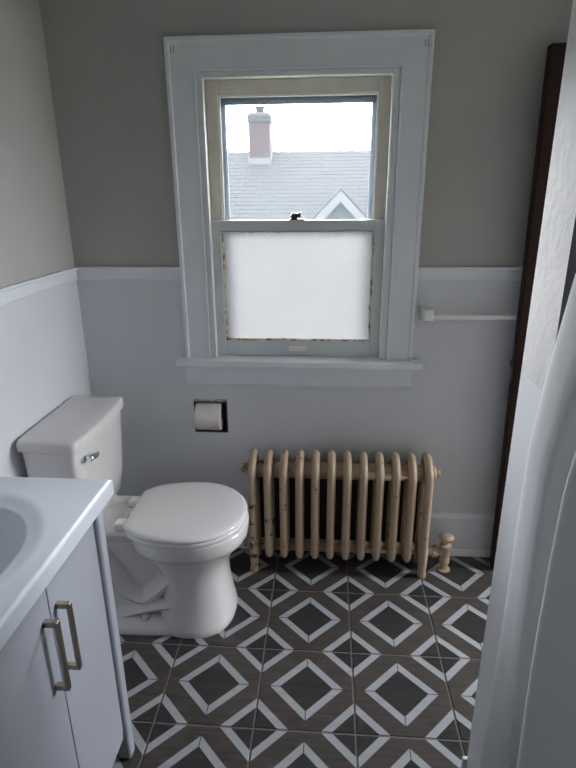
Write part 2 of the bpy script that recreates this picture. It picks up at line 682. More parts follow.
# right wall with the doorway that the dark door belongs to
bm = bm_new()
DO0, DO1, DOZ = 1.17, 1.975, 2.0
for y0, y1, z0, z1 in ((YF, DO0, -0.02, RAIL - 0.02), (YF, DO0, RAIL - 0.02, ZC), (DO1, YB, -0.02, RAIL - 0.02), (DO1, YB, RAIL - 0.02, ZC),
                       (DO0, DO1, DOZ, ZC)):
    add_box(bm, XR, XR + 0.15, y0, y1, z0, z1, mi=1 if z0 < 0 else 0)
tag(obj('wall_right', bm, ['wall_paint', 'wainscot_paint']), 'right side wall with the doorway, hidden beyond the white partition', 'wall', kind='structure')
# unseen hall and window, added beyond the doorway as fill light for the bathroom
H0, H1, HY0, HY1 = XR + 0.15, 2.60, 0.5, 3.5
bm = bm_new()
add_box(bm, H0, H1 + 0.15, HY0 - 0.15, HY0, -0.02, ZC)
add_box(bm, H0, H1 + 0.15, HY1, HY1 + 0.15, -0.02, ZC)
add_box(bm, H0 - 0.15, H0, YB + TH, HY1 + 0.15, -0.02, ZC)
for y0, y1, z0, z1 in ((HY0, 1.62, -0.02, ZC), (2.4, HY1, -0.02, ZC), (1.62, 2.4, -0.02, 1.1), (1.62, 2.4, 2.25, ZC)):
    add_box(bm, H1, H1 + 0.15, y0, y1, z0, z1)
tag(obj('wall_fill_hall', bm, 'fill_hall_paint'), 'pale walls of an unseen hall, added with its window to light the room', 'wall', kind='structure')
tag(box_obj('ceiling_fill_hall', (H0, H1 + 0.15, HY0 - 0.15, HY1 + 0.15, ZC, ZC + 0.1), 'ceiling_paint'),
    'white ceiling of the unseen hall added for fill light', 'ceiling', kind='structure')
tag(box_obj('floor_fill_hall', (H0, H1 + 0.15, HY0 - 0.15, HY1 + 0.15, -0.12, -0.001), 'fill_hall_boards'),
    'wooden floor of the unseen hall added for fill light', 'floor', kind='structure')
bm = bm_new()
add_box(bm, XL - 0.15, XR + 0.15, YF - 0.15, YF, -0.02, RAIL - 0.02, mi=1)
add_box(bm, XL - 0.15, XR + 0.15, YF - 0.15, YF, RAIL - 0.02, ZC, mi=0)
tag(obj('wall_front', bm, ['wall_paint', 'wainscot_paint']), 'wall behind the viewer opposite the window', 'wall', kind='structure')
tag(box_obj('ceiling', (XL - 0.15, XR + 0.15, YF - 0.15, YB + TH, ZC, ZC + 0.1), 'ceiling_paint'),
    'plain white ceiling above the bathroom', 'ceiling', kind='structure')

# partition that ends in the narrow white face beside the shower curtain
PX, PY0, PY1 = 0.406, 0.963, 1.105
bm = bm_new()
add_box(bm, PX, XR, PY0, PY1, 0.0, 1.163, mi=1)
add_box(bm, PX, XR, PY0, PY1, 1.163, ZC, mi=0)
bm.normal_update()
for f in bm.faces:                                       # the long sides carry the room's wall paint
    if abs(f.normal.y) > 0.9:
        f.material_index = 2
part = obj('wall_partition', bm, ['old_plaster', 'smooth_panel', 'wall_paint'])
tag(part, 'narrow white end of a partition wall beside the shower curtain, rough paint above', 'wall', kind='structure')
box_obj('end_block', (PX - 0.012, PX + 0.03, PY1 - 0.004, PY1 + 0.008, 0.0, 0.045), 'trim_paint', part, 0.003)

# floor: grout bed with single tiles
floor = box_obj('floor', (XL - 0.15, XR + 0.15, YF - 0.15, YB + TH, -0.12, -0.0025), 'grout')
tag(floor, 'dark diamond-patterned tile floor of the bathroom', 'floor', kind='structure')
GX, GY = -0.1976, 1.1926
G2 = 0.0030
tile_mesh = None


def tile_bm(x0, x1, y0, y1):
    bm = bm_new()
    b_ = 0.0012
    top, mid, bot = 0.0, -0.001, -0.006

    def ring(k, z):
        return [(x0 + k, y0 + k, z), (x1 - k, y0 + k, z), (x1 - k, y1 - k, z), (x0 + k, y1 - k, z)]
    add_loft(bm, [ring(0, bot), ring(0, mid), ring(b_, top)], smooth=False)
    bmesh.ops.recalc_face_normals(bm, faces=bm.faces[:])
    return bm


for i in range(-3, 6):
    for j in range(-8, 4):
        cx, cy = GX + (i + 0.5) * TILE, GY + (j + 0.5) * TILE
        hh = TILE / 2 - G2
        x0, x1 = max(cx - hh, XL + 0.001), min(cx + hh, XR - 0.001)
        y0, y1 = max(cy - hh, YF + 0.001), min(cy + hh, YB - 0.001)
        if x1 - x0 < 0.01 or y1 - y0 < 0.01:
            continue
        full = abs((x1 - x0) - 2 * hh) < 1e-6 and abs((y1 - y0) - 2 * hh) < 1e-6
        if full and tile_mesh:
            me = tile_mesh
        else:
            b_ = tile_bm(x0 - cx, x1 - cx, y0 - cy, y1 - cy)
            me = bpy.data.meshes.new('tile')
            b_.to_mesh(me)
            b_.free()
            me.materials.append(MATS['diamond_tile'])
            if full:
                tile_mesh = me
        t = bpy.data.objects.new('tile', me)
        col.objects.link(t)
        t.parent = floor
        t.location = (cx, cy, 0.0)

# ------------------------------------------------------------------ trim
def rail_profile(y):        # chair rail seen from its end, against a wall at y, proud towards -y
    return [(y, RAIL - 0.052), (y - 0.010, RAIL - 0.052), (y - 0.014, RAIL - 0.046), (y - 0.014, RAIL - 0.012),
            (y - 0.020, RAIL - 0.008), (y - 0.020, RAIL), (y, RAIL)]


def base_profile(y):
    return [(y, 0.0), (y - 0.034, 0.0), (y - 0.034, 0.008), (y - 0.027, 0.022), (y - 0.018, 0.026), (y - 0.018, 0.172),
            (y - 0.022, 0.176), (y - 0.022, 0.186), (y - 0.010, 0.204), (y, 0.206)]


for nm, x0, x1, lab in (('trim_1', XL, -0.563, 'white chair rail between the left corner and the window'),
                        ('trim_2', 0.340, XR, 'white chair rail right of the window above the towel bar')):
    bm = bm_new()
    add_prism(bm, rail_profile(YB), 'X', x0, x1)
    tag(obj(nm, bm, 'trim_paint'), lab, 'rail', kind='structure')
bm = bm_new()
add_prism(bm, [(XL - (p - YB), q) for p, q in rail_profile(YB)], 'Y', YF, YB - 0.0205)
tag(obj('trim_3', bm, 'trim_paint'), 'white chair rail along the left wall above the toilet', 'rail', kind='structure')
bm = bm_new()
add_prism(bm, base_profile(YB), 'X', XL, XR)
tag(obj('baseboard_back', bm, 'trim_paint'), 'tall white baseboard under the window wall', 'baseboard', kind='structure')
bm = bm_new()
add_prism(bm, [(XL - (p - YB), q) for p, q in base_profile(YB)], 'Y', YF, YB - 0.035)
tag(obj('baseboard_left', bm, 'trim_paint'), 'white baseboard along the left wall behind the toilet', 'baseboard', kind='structure')

# ------------------------------------------------------------------ window
win = thing('window_1', 'white double-hung window with a clear upper and a frosted lower pane', 'window', (-0.112, YB, 0.89),
            'structure')
CX0, CX1, CZ1 = -0.563, 0.340, 2.023
IX0, IX1, IZ1 = -0.461, 0.238, 1.918       # inner edge of the casing
STOOL = 0.896


CAS = [(0.0, 0.0), (0.0, 0.024), (0.004, 0.027), (0.013, 0.027), (0.017, 0.020), (0.094, 0.020), (0.096, 0.0225), (0.1005, 0.0225), (0.102, 0.020),
       (0.102, 0.0)]                       # casing section: distance from the outer edge, height off the wall


def casing_side(x_out, x_in):
    s = 1 if x_in > x_out else -1
    kz = (CZ1 - IZ1) / 0.102
    bm = bm_new()
    add_loft(bm, [[(x_out + s * d, YB - h, STOOL) for d, h in CAS], [(x_out + s * d, YB - h, CZ1 - d * kz) for d, h in CAS]], smooth=False)
    return bm


obj('side_casing', casing_side(CX0, IX0), 'trim_paint', win)
obj('side_casing', casing_side(CX1, IX1), 'trim_paint', win)
bm = bm_new()
kz = (CZ1 - IZ1) / 0.102
kx = 1.0
add_loft(bm, [[(CX0 + d, YB - h, CZ1 - d * kz) for d, h in CAS], [(CX1 - d * kx, YB - h, CZ1 - d * kz) for d, h in CAS]], smooth=False)
head = obj('head_casing', bm, 'trim_paint', win)
# hardware scars left in the two upper corners
for px in (-0.541, -0.531, 0.311, 0.321):
    box_obj('screw_scar', (px - 0.0014, px + 0.0014, YB - 0.0212, YB - 0.0195, 1.974, 1.994), 'chipped_edge', head)
# jamb lining
bm = bm_new()
add_box(bm, WX0, WX0 + 0.014, YB - 0.004, YB + TH, WZ0, WZ1)
add_box(bm, WX1 - 0.014, WX1, YB - 0.004, YB + TH, WZ0, WZ1)
add_box(bm, WX0 + 0.014, WX1 - 0.014, YB - 0.004, YB + TH, WZ1 - 0.014, WZ1)
add_box(bm, WX0 + 0.014, WX1 - 0.014, YB + 0.03, YB + TH, WZ0, WZ0 + 0.012)
obj('jamb', bm, 'cream_paint', win)
# inner stop bead
for dims in ((-0.459, -0.443, YB - 0.013, YB + 0.018, STOOL, 1.917), (0.216, 0.2375, YB - 0.013, YB + 0.018, STOOL, 1.917),
             (-0.443, 0.216, YB - 0.013, YB + 0.018, 1.902, 1.917)):
    box_obj('stop_bead', dims, 'trim_paint', win, 0.002)
for dims in ((-0.4432, -0.4395, YB - 0.016, YB + 0.018, STOOL, 1.902), (0.2125, 0.2162, YB - 0.016, YB + 0.018, STOOL, 1.902),
             (-0.4395, 0.2125, YB - 0.016, YB + 0.018, 1.8985, 1.9022)):
    box_obj('stop_highlight', dims, 'bead_paint', win, 0.0015)  # pale bead strips painting in the highlight along the rounded stop edges
# stool and apron
bm = bm_new()
add_box(bm, -0.598, 0.377, YB - 0.068, YB - 0.0, 0.870, STOOL, bevel=0.005)
add_box(bm, WX0 + 0.001, WX1 - 0.001, YB - 0.005, YB + 0.06, 0.868, STOOL)
obj('stool', bm, 'trim_paint', win)
bm = bm_new()
add_prism(bm, [(YB, 0.868), (YB - 0.020, 0.868), (YB - 0.020, 0.786), (YB - 0.016, 0.780), (YB - 0.012, 0.772), (YB, 0.772)],
          'X', -0.566, 0.343)
obj('apron', bm, 'trim_paint', win)


def sash(name, x0, x1, z0, z1, gx0, gx1, gz0, gz1, y0, y1, m):
    bm = bm_new()
    for d in ((x0, gx0, z0, z1), (gx1, x1, z0, z1)):
        add_box(bm, d[0], d[1], y0, y1, d[2], d[3], bevel=0.003)
    for d in ((gx0, gx1, z0, gz0), (gx0, gx1, gz1, z1)):
        add_box(bm, d[0] - 0.001, d[1] + 0.001, y0 + 0.0006, y1, d[2], d[3], bevel=0.003)
    return obj(name, bm, m, win)


up = sash('upper_sash', -0.447, 0.220, 1.395, 1.905, -0.402, 0.175, 1.425, 1.856, YB + 0.058, YB + 0.092, 'cream_paint')
lo = sash('lower_sash', -0.447, 0.220, STOOL + 0.001, 1.426, -0.405, 0.176, 0.958, 1.388, YB + 0.020, YB + 0.054, 'sash_paint')
box_obj('pane', (-0.402, 0.175, YB + 0.087, YB + 0.090, 1.425, 1.856), 'dusty_glass', up)
bm = bm_new()
add_box(bm, -0.405, 0.176, YB + 0.038, YB + 0.042, 0.958, 1.388, mi=1)
for f in bm.faces:                                       # roughened on the room side, plain glass outside
    if f.calc_center_median().y < YB + 0.0385:
        f.material_index = 0
obj('pane', bm, ['frosted_pane', 'dusty_glass'], lo)
# thin light bead round the upper pane
for d in ((-0.402, -0.396, 1.425, 1.856), (0.169, 0.175, 1.425, 1.856), (-0.396, 0.169, 1.850, 1.856)):
    box_obj('glazing_bead', (d[0], d[1], YB + 0.061, YB + 0.087, d[2], d[3]), 'bead_paint', up)


def ragged(x0, x1, z0, z1, horizontal, side, m='stained_putty'):
    """uneven putty bead along one edge of the lower pane"""
    bm = bm_new()
    n = 42
    rings = []
    for k in range(n + 1):
        t = k / n
        w = 0.0055 + 0.0045 * random.random() ** 2 + (0.003 if k in (0, n) else 0)
        if horizontal:
            x = x0 + (x1 - x0) * t
            zz = (z0, z0 + w) if side > 0 else (z1 - w, z1)
            rings.append([(x, YB + 0.028, zz[0]), (x, YB + 0.028, (zz[0] + zz[1]) / 2), (x, YB + 0.0382, zz[1] if side > 0 else zz[0]),
                          (x, YB + 0.0382, zz[0] if side > 0 else zz[1])])
        else:
            z = z0 + (z1 - z0) * t
            xx = (x0, x0 + w) if side > 0 else (x1, x1 - w)
            rings.append([(xx[0], YB + 0.028, z), ((xx[0] + xx[1]) / 2, YB + 0.028, z), (xx[1], YB + 0.0382, z), (xx[0], YB + 0.0382, z)])
    add_loft(bm, rings, smooth=False)
    obj('putty_bead', bm, m, lo)


ragged(-0.405, 0.176, 0.958, 0.958, True, 1)
ragged(-0.405, 0.176, 1.388, 1.388, True, -1, 'sash_paint')
ragged(-0.405, -0.405, 0.958, 1.388, False, 1)
ragged(0.176, 0.176, 0.958, 1.388, False, -1)
# finger lift on the lower rail
bm = bm_new()
add_box(bm, -0.150, -0.076, YB + 0.016, YB + 0.0205, 0.922, 0.938, bevel=0.0015)
add_box(bm, -0.146, -0.080, YB + 0.002, YB + 0.018, 0.922, 0.926, bevel=0.0015)
obj('finger_lift', bm, 'bead_paint', lo)
# sash lock on the meeting rail
bm = bm_new()
add_box(bm, -0.145, -0.087, YB + 0.022, YB + 0.052, 1.426, 1.430, bevel=0.001)
add_lathe(bm, [(0.013, 0), (0.013, 0.012), (0.009, 0.020), (0.004, 0.022)], (-0.127, YB + 0.037, 1.430), seg=14)
add_tube(bm, [(-0.127, YB + 0.037, 1.440), (-0.112, YB + 0.030, 1.443), (-0.099, YB + 0.026, 1.443)], [0.008, 0.008, 0.011], 8)
obj('sash_lock', bm, 'dark_bronze', lo)
# storm window outside
bm = bm_new()
for d in ((-0.449, -0.380, 0.90, 1.905), (0.153, 0.222, 0.90, 1.905)):
    add_box(bm, d[0], d[1], YB + 0.0945, YB + 0.0965, d[2], d[3])
add_box(bm, -0.380, 0.153, YB + 0.0945, YB + 0.0965, 1.827, 1.905)
add_box(bm, -0.380, 0.153, YB + 0.0945, YB + 0.0965, 0.90, 0.94)
obj('storm_frame', bm, 'storm_frame', win)

# ------------------------------------------------------------------ dark door folded back against the end wall
DX, DY0, DY1 = 0.717, 1.976, 2.014
door = thing('door_1', 'dark stained wooden door folded back against the end wall', 'door', (DX, DY0, 0.014), 'structure')
DW, DH = 0.64, 1.938
bm = bm_new()
add_box(bm, DX, DX + DW, DY0, DY1, 0.014, 0.014 + DH, bevel=0.005)
leaf = obj('door_leaf', bm, 'dark_wood', door)
for z0, z1 in ((0.20, 0.78), (1.0, 1.82)):
    for x0, x1 in ((DX + 0.10, DX + 0.285), (DX + 0.345, DX + 0.53)):
        box_obj('raised_panel', (x0, x1, DY0 - 0.007, DY0 + 0.002, z0, z1), 'dark_wood', leaf, 0.006)
bm = bm_new()
add_box(bm, DX - 0.0015, DX + 0.004, DY0 + 0.009, DY1 - 0.009, 0.84, 0.99)
add_box(bm, DX - 0.010, DX, DY0 + 0.012, DY1 - 0.010, 0.905, 0.925, bevel=0.002)
obj('latch', bm, 'dark_bronze', door)
bm = bm_new()
add_lathe(bm, [(0.026, 0.0), (0.026, -0.004), (0.011, -0.008), (0.010, -0.030), (0.024, -0.036), (0.027, -0.048), (0.020, -0.058), (0.006, -0.061)],
          (DX + 0.065, DY0, 0.915), 'Y', 20)
obj('door_knob', bm, 'dark_bronze', door)
door.rotation_euler = (0, math.radians(-1.1), 0)

# ------------------------------------------------------------------ towel bar
tb = thing('towel_bar', 'white ceramic towel bar on the wall right of the window', 'towel bar', (0.382, YB, 1.085))


def bar_post(x):
    bm = bm_new()
    rings = []
    for y, h in ((YB, 0.031), (YB - 0.006, 0.031), (YB - 0.012, 0.026), (YB - 0.030, 0.019), (YB - 0.050, 0.019), (YB - 0.074, 0.021), (YB - 0.078, 0.018)):
        rings.append([(x - h * 0.78, y, 1.085 - h), (x + h * 0.78, y, 1.085 - h), (x + h * 0.78, y, 1.085 + h), (x - h * 0.78, y, 1.085 + h)])
    add_loft(bm, rings, smooth=False)
    return bm


obj('bracket', bar_post(0.383), 'towel_bar_white', tb)
obj('bracket', bar_post(0.995), 'towel_bar_white', tb)
box_obj('bar', (0.395, 0.985, YB - 0.069, YB - 0.051, 1.070, 1.088), 'towel_bar_white', tb, 0.003)

# ------------------------------------------------------------------ toilet paper recess and roll
hold = thing('paper_holder', 'black recessed paper holder let into the wall under the window', 'paper holder', (-0.48, YB, HZ0))
bm = bm_new()
e = 0.001
add_box(bm, HX0 + e, HX0 + 0.006, YB - 0.002, YB + 0.108, HZ0 + e, HZ1 - e)
add_box(bm, HX1 - 0.006, HX1 - e, YB - 0.002, YB + 0.108, HZ0 + e, HZ1 - e)
add_box(bm, HX0 + 0.006, HX1 - 0.006, YB - 0.002, YB + 0.108, HZ0 + e, HZ0 + 0.006)
add_box(bm, HX0 + 0.006, HX1 - 0.006, YB - 0.002, YB + 0.108, HZ1 - 0.008, HZ1 - e)
add_box(bm, HX0 + 0.006, HX1 - 0.006, YB + 0.100, YB + 0.108, HZ0 + 0.006, HZ1 - 0.008)
obj('recess_box', bm, 'recess_metal', hold)
bm = bm_new()
n = 16
rings = []
for k in range(n + 1):
    x = HX0 - 0.002 + (HX1 + 0.004 - HX0) * k / n
    h = 0.004 + 0.005 * random.random()
    rings.append([(x, YB - 0.003, HZ1 - 0.001), (x, YB - 0.003, HZ1 + h), (x, YB + 0.0005, HZ1 + h), (x, YB + 0.0005, HZ1 - 0.001)])
add_loft(bm, rings, smooth=False)
obj('chipped_rim', bm, 'chipped_edge', hold)
RX0, RX1, RZ, RYC = -0.541, -0.436, 0.630, YB + 0.018
bm = bm_new()
add_tube(bm, [(HX0 + 0.005, RYC, RZ), (HX1 - 0.005, RYC, RZ)], 0.0095, 12)
obj('roller', bm, 'recess_metal', hold)
roll = thing('toilet_paper_roll', 'off-white toilet paper roll in the black wall recess', 'paper roll', (-0.4885, RYC, RZ - 0.062))
bm = bm_new()
seg = 40
ri, ro_ = 0.021, 0.063
outer0 = [Vector((RX0, RYC + math.cos(a) * ro_, RZ + math.sin(a) * ro_)) for a in [2 * math.pi * k / seg for k in range(seg)]]
rings = []
for x, r in ((RX0, ri), (RX0, ro_ - 0.003), (RX0 + 0.003, ro_), (RX1 - 0.003, ro_), (RX1, ro_ - 0.003), (RX1, ri)):
    rings.append([Vector((x, RYC + math.cos(a) * r, RZ + math.sin(a) * r)) for a in [2 * math.pi * k / seg for k in range(seg)]])
add_loft(bm, rings, False, False, True, closed=True)
obj('paper', bm, 'tissue', roll, 35)
bm = bm_new()
rings = []
for x, r in ((RX0 - 0.001, 0.0185), (RX0 - 0.001, 0.0208), (RX1 + 0.001, 0.0208), (RX1 + 0.001, 0.0185)):
    rings.append([Vector((x, RYC + math.cos(a) * r, RZ + math.sin(a) * r)) for a in [2 * math.pi * k / seg for k in range(seg)]])
add_loft(bm, rings, False, False, False, closed=True)
obj('cardboard_core', bm, 'cardboard', roll)

# ------------------------------------------------------------------ radiator
rad = thing('radiator', 'old cream cast-iron radiator with chipped paint under the window', 'radiator', (0.065, 1.975, 0.0))
NSEC, X0R, PITCHR = 12, -0.288, 0.0639
YFR, YBR, ZTOP, ZBOT = 1.920, 2.034, 0.488, 0.082


def section_path():
    P = []
    rr = 0.020
    def arc(cy, cz, a0, a1, n=5, ry=rr, rz=rr):
        return [(cy + math.cos(math.radians(a0 + (a1 - a0) * k / n)) * ry, cz + math.sin(math.radians(a0 + (a1 - a0) * k / n)) * rz) for k in range(n + 1)]
    P += arc(YFR + rr, ZBOT + 0.02, 270, 180, 5, rr, 0.02)          # bottom front
    P += [(YFR, ZBOT + 0.1 + 0.07 * k) for k in range(4)]
    P += [(YFR, ZTOP - 0.040), (YFR + 0.004, ZTOP - 0.020), (YFR + 0.016, ZTOP - 0.006), (YFR + 0.036, ZTOP + 0.012), (YFR + 0.056, ZTOP + 0.021),
          (YBR - 0.034, ZTOP + 0.022), (YBR - 0.014, ZTOP + 0.016), (YBR - 0.003, ZTOP), (YBR, ZTOP - 0.022)]
    P += [(YBR, ZTOP - rr - 0.05 - 0.07 * k) for k in range(4)]
    P += arc(YBR - rr, ZBOT + 0.02, 0, -90, 5, rr, 0.02)
    return P


SEC = section_path()


def section_bm(legs):
    bm = bm_new()
    add_tube(bm, [(0, y - 1.975, z) for y, z in SEC], 1.0, 10, closed=True, squash=((1, 0, 0), 0.0168, 0.0205))
    # waisted web at the top and bottom where the hubs pass
    for zc in (0.456, 0.098):
        add_lathe(bm, [(0.034, -0.0175), (0.040, -0.012), (0.040, 0.012), (0.034, 0.0175)], (0, 0, zc), 'X', 16)
    if legs:
        for y in (YFR, YBR):
            add_tube(bm, [(0, y - 1.975, z) for z in (0.14, 0.09, 0.05, 0.025, 0.012, 0.0)],
                     [0.0190, 0.0195, 0.0175, 0.0160, 0.0185, 0.0185], 10)
    return bm


def mesh_from(bm, name, m):
    bmesh.ops.recalc_face_normals(bm, faces=bm.faces[:])
    me = bpy.data.meshes.new(name)
    bm.to_mesh(me)
    bm.free()
    me.materials.append(MATS[m])
    return me


me_mid = mesh_from(section_bm(False), 'section', 'radiator_paint')
me_end = mesh_from(section_bm(True), 'section', 'radiator_paint')
for k in range(NSEC):
    o = bpy.data.objects.new('section', me_end if k in (0, NSEC - 1) else me_mid)
    col.objects.link(o)
    o.parent = rad
    o.location = (X0R + k * PITCHR - 0.065, 0, 0)
XE = X0R + (NSEC - 1) * PITCHR
for zc, r in ((0.456, 0.0345), (0.098, 0.0240)):
    bm = bm_new()
    add_tube(bm, [(X0R, 1.975, zc), (XE, 1.975, zc)], r, 16)
    obj('hub_pipe', bm, 'radiator_paint', rad)


def hex_plug(x, z, s):
    bm = bm_new()
    add_lathe(bm, [(0.027, 0), (0.027, 0.012 * s), (0.022, 0.014 * s), (0.022, 0.018 * s)], (x + 0.0165 * s, 1.975, z), 'X', 16)
    add_lathe(bm, [(0.016, 0.018 * s), (0.016, 0.032 * s), (0.012, 0.034 * s)], (x + 0.0165 * s, 1.975, z), 'X', 6)
    return bm


obj('end_plug', hex_plug(X0R, 0.456, -1), 'radiator_paint', rad)
obj('end_plug', hex_plug(X0R, 0.098, -1), 'radiator_paint', rad)
obj('end_plug', hex_plug(XE, 0.456, 1), 'radiator_paint', rad)
# air vent on the left end
bm = bm_new()
add_tube(bm, [(X0R - 0.002, 1.935, 0.47), (X0R - 0.030, 1.935, 0.47), (X0R - 0.034, 1.935, 0.482)], 0.006, 10)
add_lathe(bm, [(0.010, -0.006), (0.012, 0.0), (0.012, 0.012), (0.006, 0.018)], (X0R - 0.034, 1.935, 0.484), 'Z', 12)
obj('air_vent', bm, 'radiator_paint', rad)
# supply valve at the right end
bm = bm_new()
VX, VY = 0.516, 1.975
add_tube(bm, [(VX, VY, 0.0), (VX, VY, 0.05)], 0.0150, 14)
add_lathe(bm, [(0.028, 0.0), (0.028, 0.004), (0.016, 0.008)], (VX, VY, 0.0), 'Z', 18)
add_lathe(bm, [(0.016, 0.03), (0.022, 0.036), (0.022, 0.055), (0.019, 0.060), (0.021, 0.10), (0.025, 0.106), (0.025, 0.122), (0.012, 0.126), (0.011, 0.138)],
          (VX, VY, 0.0), 'Z', 18)
add_tube(bm, [(VX, VY, 0.085), (XE + 0.05, VY, 0.09), (XE + 0.016, VY, 0.100)], [0.017, 0.018, 0.019], 14)
add_lathe(bm, [(0.026, -0.011), (0.026, 0.011)], (XE + 0.058, VY, 0.088), 'X', 6)
valve = obj('valve', bm, 'radiator_paint', rad, 40)
bm = bm_new()
add_lathe(bm, [(0.008, 0.136), (0.014, 0.146), (0.0300, 0.150), (0.0320, 0.158), (0.030, 0.166), (0.018, 0.171), (0.005, 0.172)], (VX, VY, 0), 'Z', 20)
obj('valve_wheel', bm, 'radiator_paint', valve)

# dark sheet behind the sections, added so the gaps between them look black
box_obj('dark_backing', (X0R + 0.01, XE - 0.01, 2.060, 2.0645, 0.03, 0.445), 'recess_metal', rad, 0.001)

# ------------------------------------------------------------------ toilet
TYC, TYT = 1.684, 1.712
toi = thing('toilet', 'off-white two-piece toilet with closed lid beside the window wall', 'toilet', (-0.60, TYC, 0.0))


def superell(xb, xf, yc, hy, z, n=2.3, seg=48):
    cx, a = (xb + xf) / 2, (xf - xb) / 2
    out = []
    for k in range(seg):
        t = 2 * math.pi * k / seg
        c, s = math.cos(t), math.sin(t)
        out.append(Vector((cx + a * math.copysign(abs(c) ** (2 / n), c), yc + hy * math.copysign(abs(s) ** (2 / n), s), z)))
    return out


bm = bm_new()
lv = [(0.000, -0.625, -0.330, 0.160, 2.3), (0.012, -0.628, -0.327, 0.163, 2.3), (0.030, -0.622, -0.330, 0.159, 2.3),
      (0.090, -0.605, -0.340, 0.140, 2.3), (0.160, -0.600, -0.350, 0.131, 2.3), (0.210, -0.605, -0.352, 0.130, 2.3),
      (0.250, -0.620, -0.345, 0.136, 2.3), (0.285, -0.650, -0.328, 0.149, 2.25), (0.315, -0.680, -0.306, 0.164, 2.2),
      (0.336, -0.690, -0.292, 0.175, 2.2), (0.345, -0.698, -0.277, 0.1855, 2.2), (0.360, -0.700, -0.272, 0.1885, 2.2), (0.395, -0.700, -0.270, 0.189, 2.2),
      (0.404, -0.698, -0.273, 0.187, 2.2), (0.408, -0.690, -0.282, 0.180, 2.2)]
add_loft(bm, [superell(xb, xf, TYC, hy, z, n) for z, xb, xf, hy, n in lv])
# deck under the tank
dk = [(0.345, -0.93, -0.62, 0.085, 4), (0.365, -0.945, -0.60, 0.118, 4), (0.400, -0.95, -0.60, 0.128, 4), (0.408, -0.945, -0.60, 0.122, 4)]
add_loft(bm, [superell(xb, xf, TYC + 0.008, hy, z, n) for z, xb, xf, hy, n in dk])
# rear column, foot flange
rc = [(0.02, -0.90, -0.55, 0.082, 3), (0.20, -0.90, -0.55, 0.066, 3), (0.30, -0.92, -0.58, 0.070, 3), (0.36, -0.93, -0.60, 0.090, 3)]
add_loft(bm, [superell(xb, xf, TYC, hy, z, n) for z, xb, xf, hy, n in rc])
fl = [(0.0, -0.925, -0.45, 0.154, 3), (0.022, -0.925, -0.45, 0.152, 3), (0.040, -0.915, -0.46, 0.136, 3), (0.048, -0.90, -0.47, 0.10, 3)]
add_loft(bm, [superell(xb, xf, TYC, hy, z, n) for z, xb, xf, hy, n in fl])


def smooth_path(P, n=6):
    out = []
    P = [Vector(p) for p in P]
    for i in range(len(P) - 1):
        p0, p1, p2, p3 = P[max(i - 1, 0)], P[i], P[i + 1], P[min(i + 2, len(P) - 1)]
        for k in range(n):
            t = k / n
            out.append(0.5 * ((2 * p1) + (-p0 + p2) * t + (2 * p0 - 5 * p1 + 4 * p2 - p3) * t * t + (-p0 + 3 * p1 - 3 * p2 + p3) * t ** 3))
    out.append(P[-1])
    return out


# trapway bulging from both flanks
trap = smooth_path([(-0.46, TYC, 0.235), (-0.54, TYC, 0.205), (-0.60, TYC, 0.150), (-0.655, TYC, 0.112), (-0.72, TYC, 0.14), (-0.765, TYC, 0.22),
                    (-0.80, TYC, 0.285), (-0.85, TYC, 0.28), (-0.875, TYC, 0.20), (-0.875, TYC, 0.10)])
add_tube(bm, trap, 1.0, 16, squash=((0, 1, 0), 0.112, 0.046))
# lower outlet hump
hump = smooth_path([(-0.46, TYC, 0.10), (-0.53, TYC, 0.10), (-0.62, TYC, 0.085), (-0.70, TYC, 0.06), (-0.78, TYC, 0.03)])
add_tube(bm, hump, 1.0, 16, squash=((0, 1, 0), 0.122, 0.034))
bowl = obj('bowl', bm, 'porcelain', toi, 50)
for s in (-1, 1):
    bm = bm_new()
    add_lathe(bm, [(0.017, 0), (0.017, 0.010), (0.013, 0.019), (0.004, 0.023)], (-0.645, TYC + s * 0.113, 0.038), 'Z', 18)
    obj('bolt_cap', bm, 'porcelain', toi)


def lid_outline(k=1.0, dz=0.0):
    cx, b, L, wb = -0.475, 0.198, 0.216, 0.102
    half = [(cx + 0.200 * math.cos(t), b * math.sin(t)) for t in [math.pi / 2 * i / 20 for i in range(21)]]
    for i in range(1, 11):                                # rear flank
        q = i / 10
        half.append((cx - L * 0.955 * q, wb + (b - wb) * math.sqrt(max(0, 1 - (0.955 * q) ** 2.0)) * (1 - 0.0 * q)))
    x1, y1 = half[-1]
    half += [(cx - L * 0.985, y1 - 0.010), (cx - L, y1 - 0.026), (cx - L, y1 - 0.07), (cx - L, 0.0)]
    pts = half + [(x, -y) for x, y in reversed(half[1:-1])]
    return [Vector((cx + (x - cx) * k, TYC + y * k, dz)) for x, y in pts]


bm = bm_new()
add_loft(bm, [lid_outline(0.985, 0.4095), lid_outline(0.998, 0.413), lid_outline(0.998, 0.422), lid_outline(0.985, 0.4255)])
obj('seat', bm, 'seat_plastic', toi, 60)
bm = bm_new()
add_loft(bm, [lid_outline(0.988, 0.4275), lid_outline(1.004, 0.431), lid_outline(1.004, 0.437), lid_outline(0.990, 0.4410),
              lid_outline(0.95, 0.4440), lid_outline(0.885, 0.4468), lid_outline(0.78, 0.4490), lid_outline(0.4, 0.4505)])
lid = obj('lid', bm, 'seat_plastic', toi, 60)
for s in (-1, 1):
    box_obj('hinge', (-0.730, -0.680, TYC - 0.01 + s * 0.075 - 0.022, TYC - 0.01 + s * 0.075 + 0.022, 0.4085, 0.436), 'seat_plastic', toi, 0.006)
box_obj('sticker', (-0.704, -0.692, TYC - 0.070, TYC - 0.020, 0.409, 0.424), 'blue_sticker', toi, 0.001)


def boxy(x0, x1, hy, z, n=11, bow=0.010):
    ring = superell(x0, x1, TYT, hy, z, n, 96)
    for p in ring:                      # gently bowed front
        if p.x > (x0 + x1) / 2:
            p.x += bow * (1 - ((p.y - TYT) / hy) ** 2) - bow
    return ring


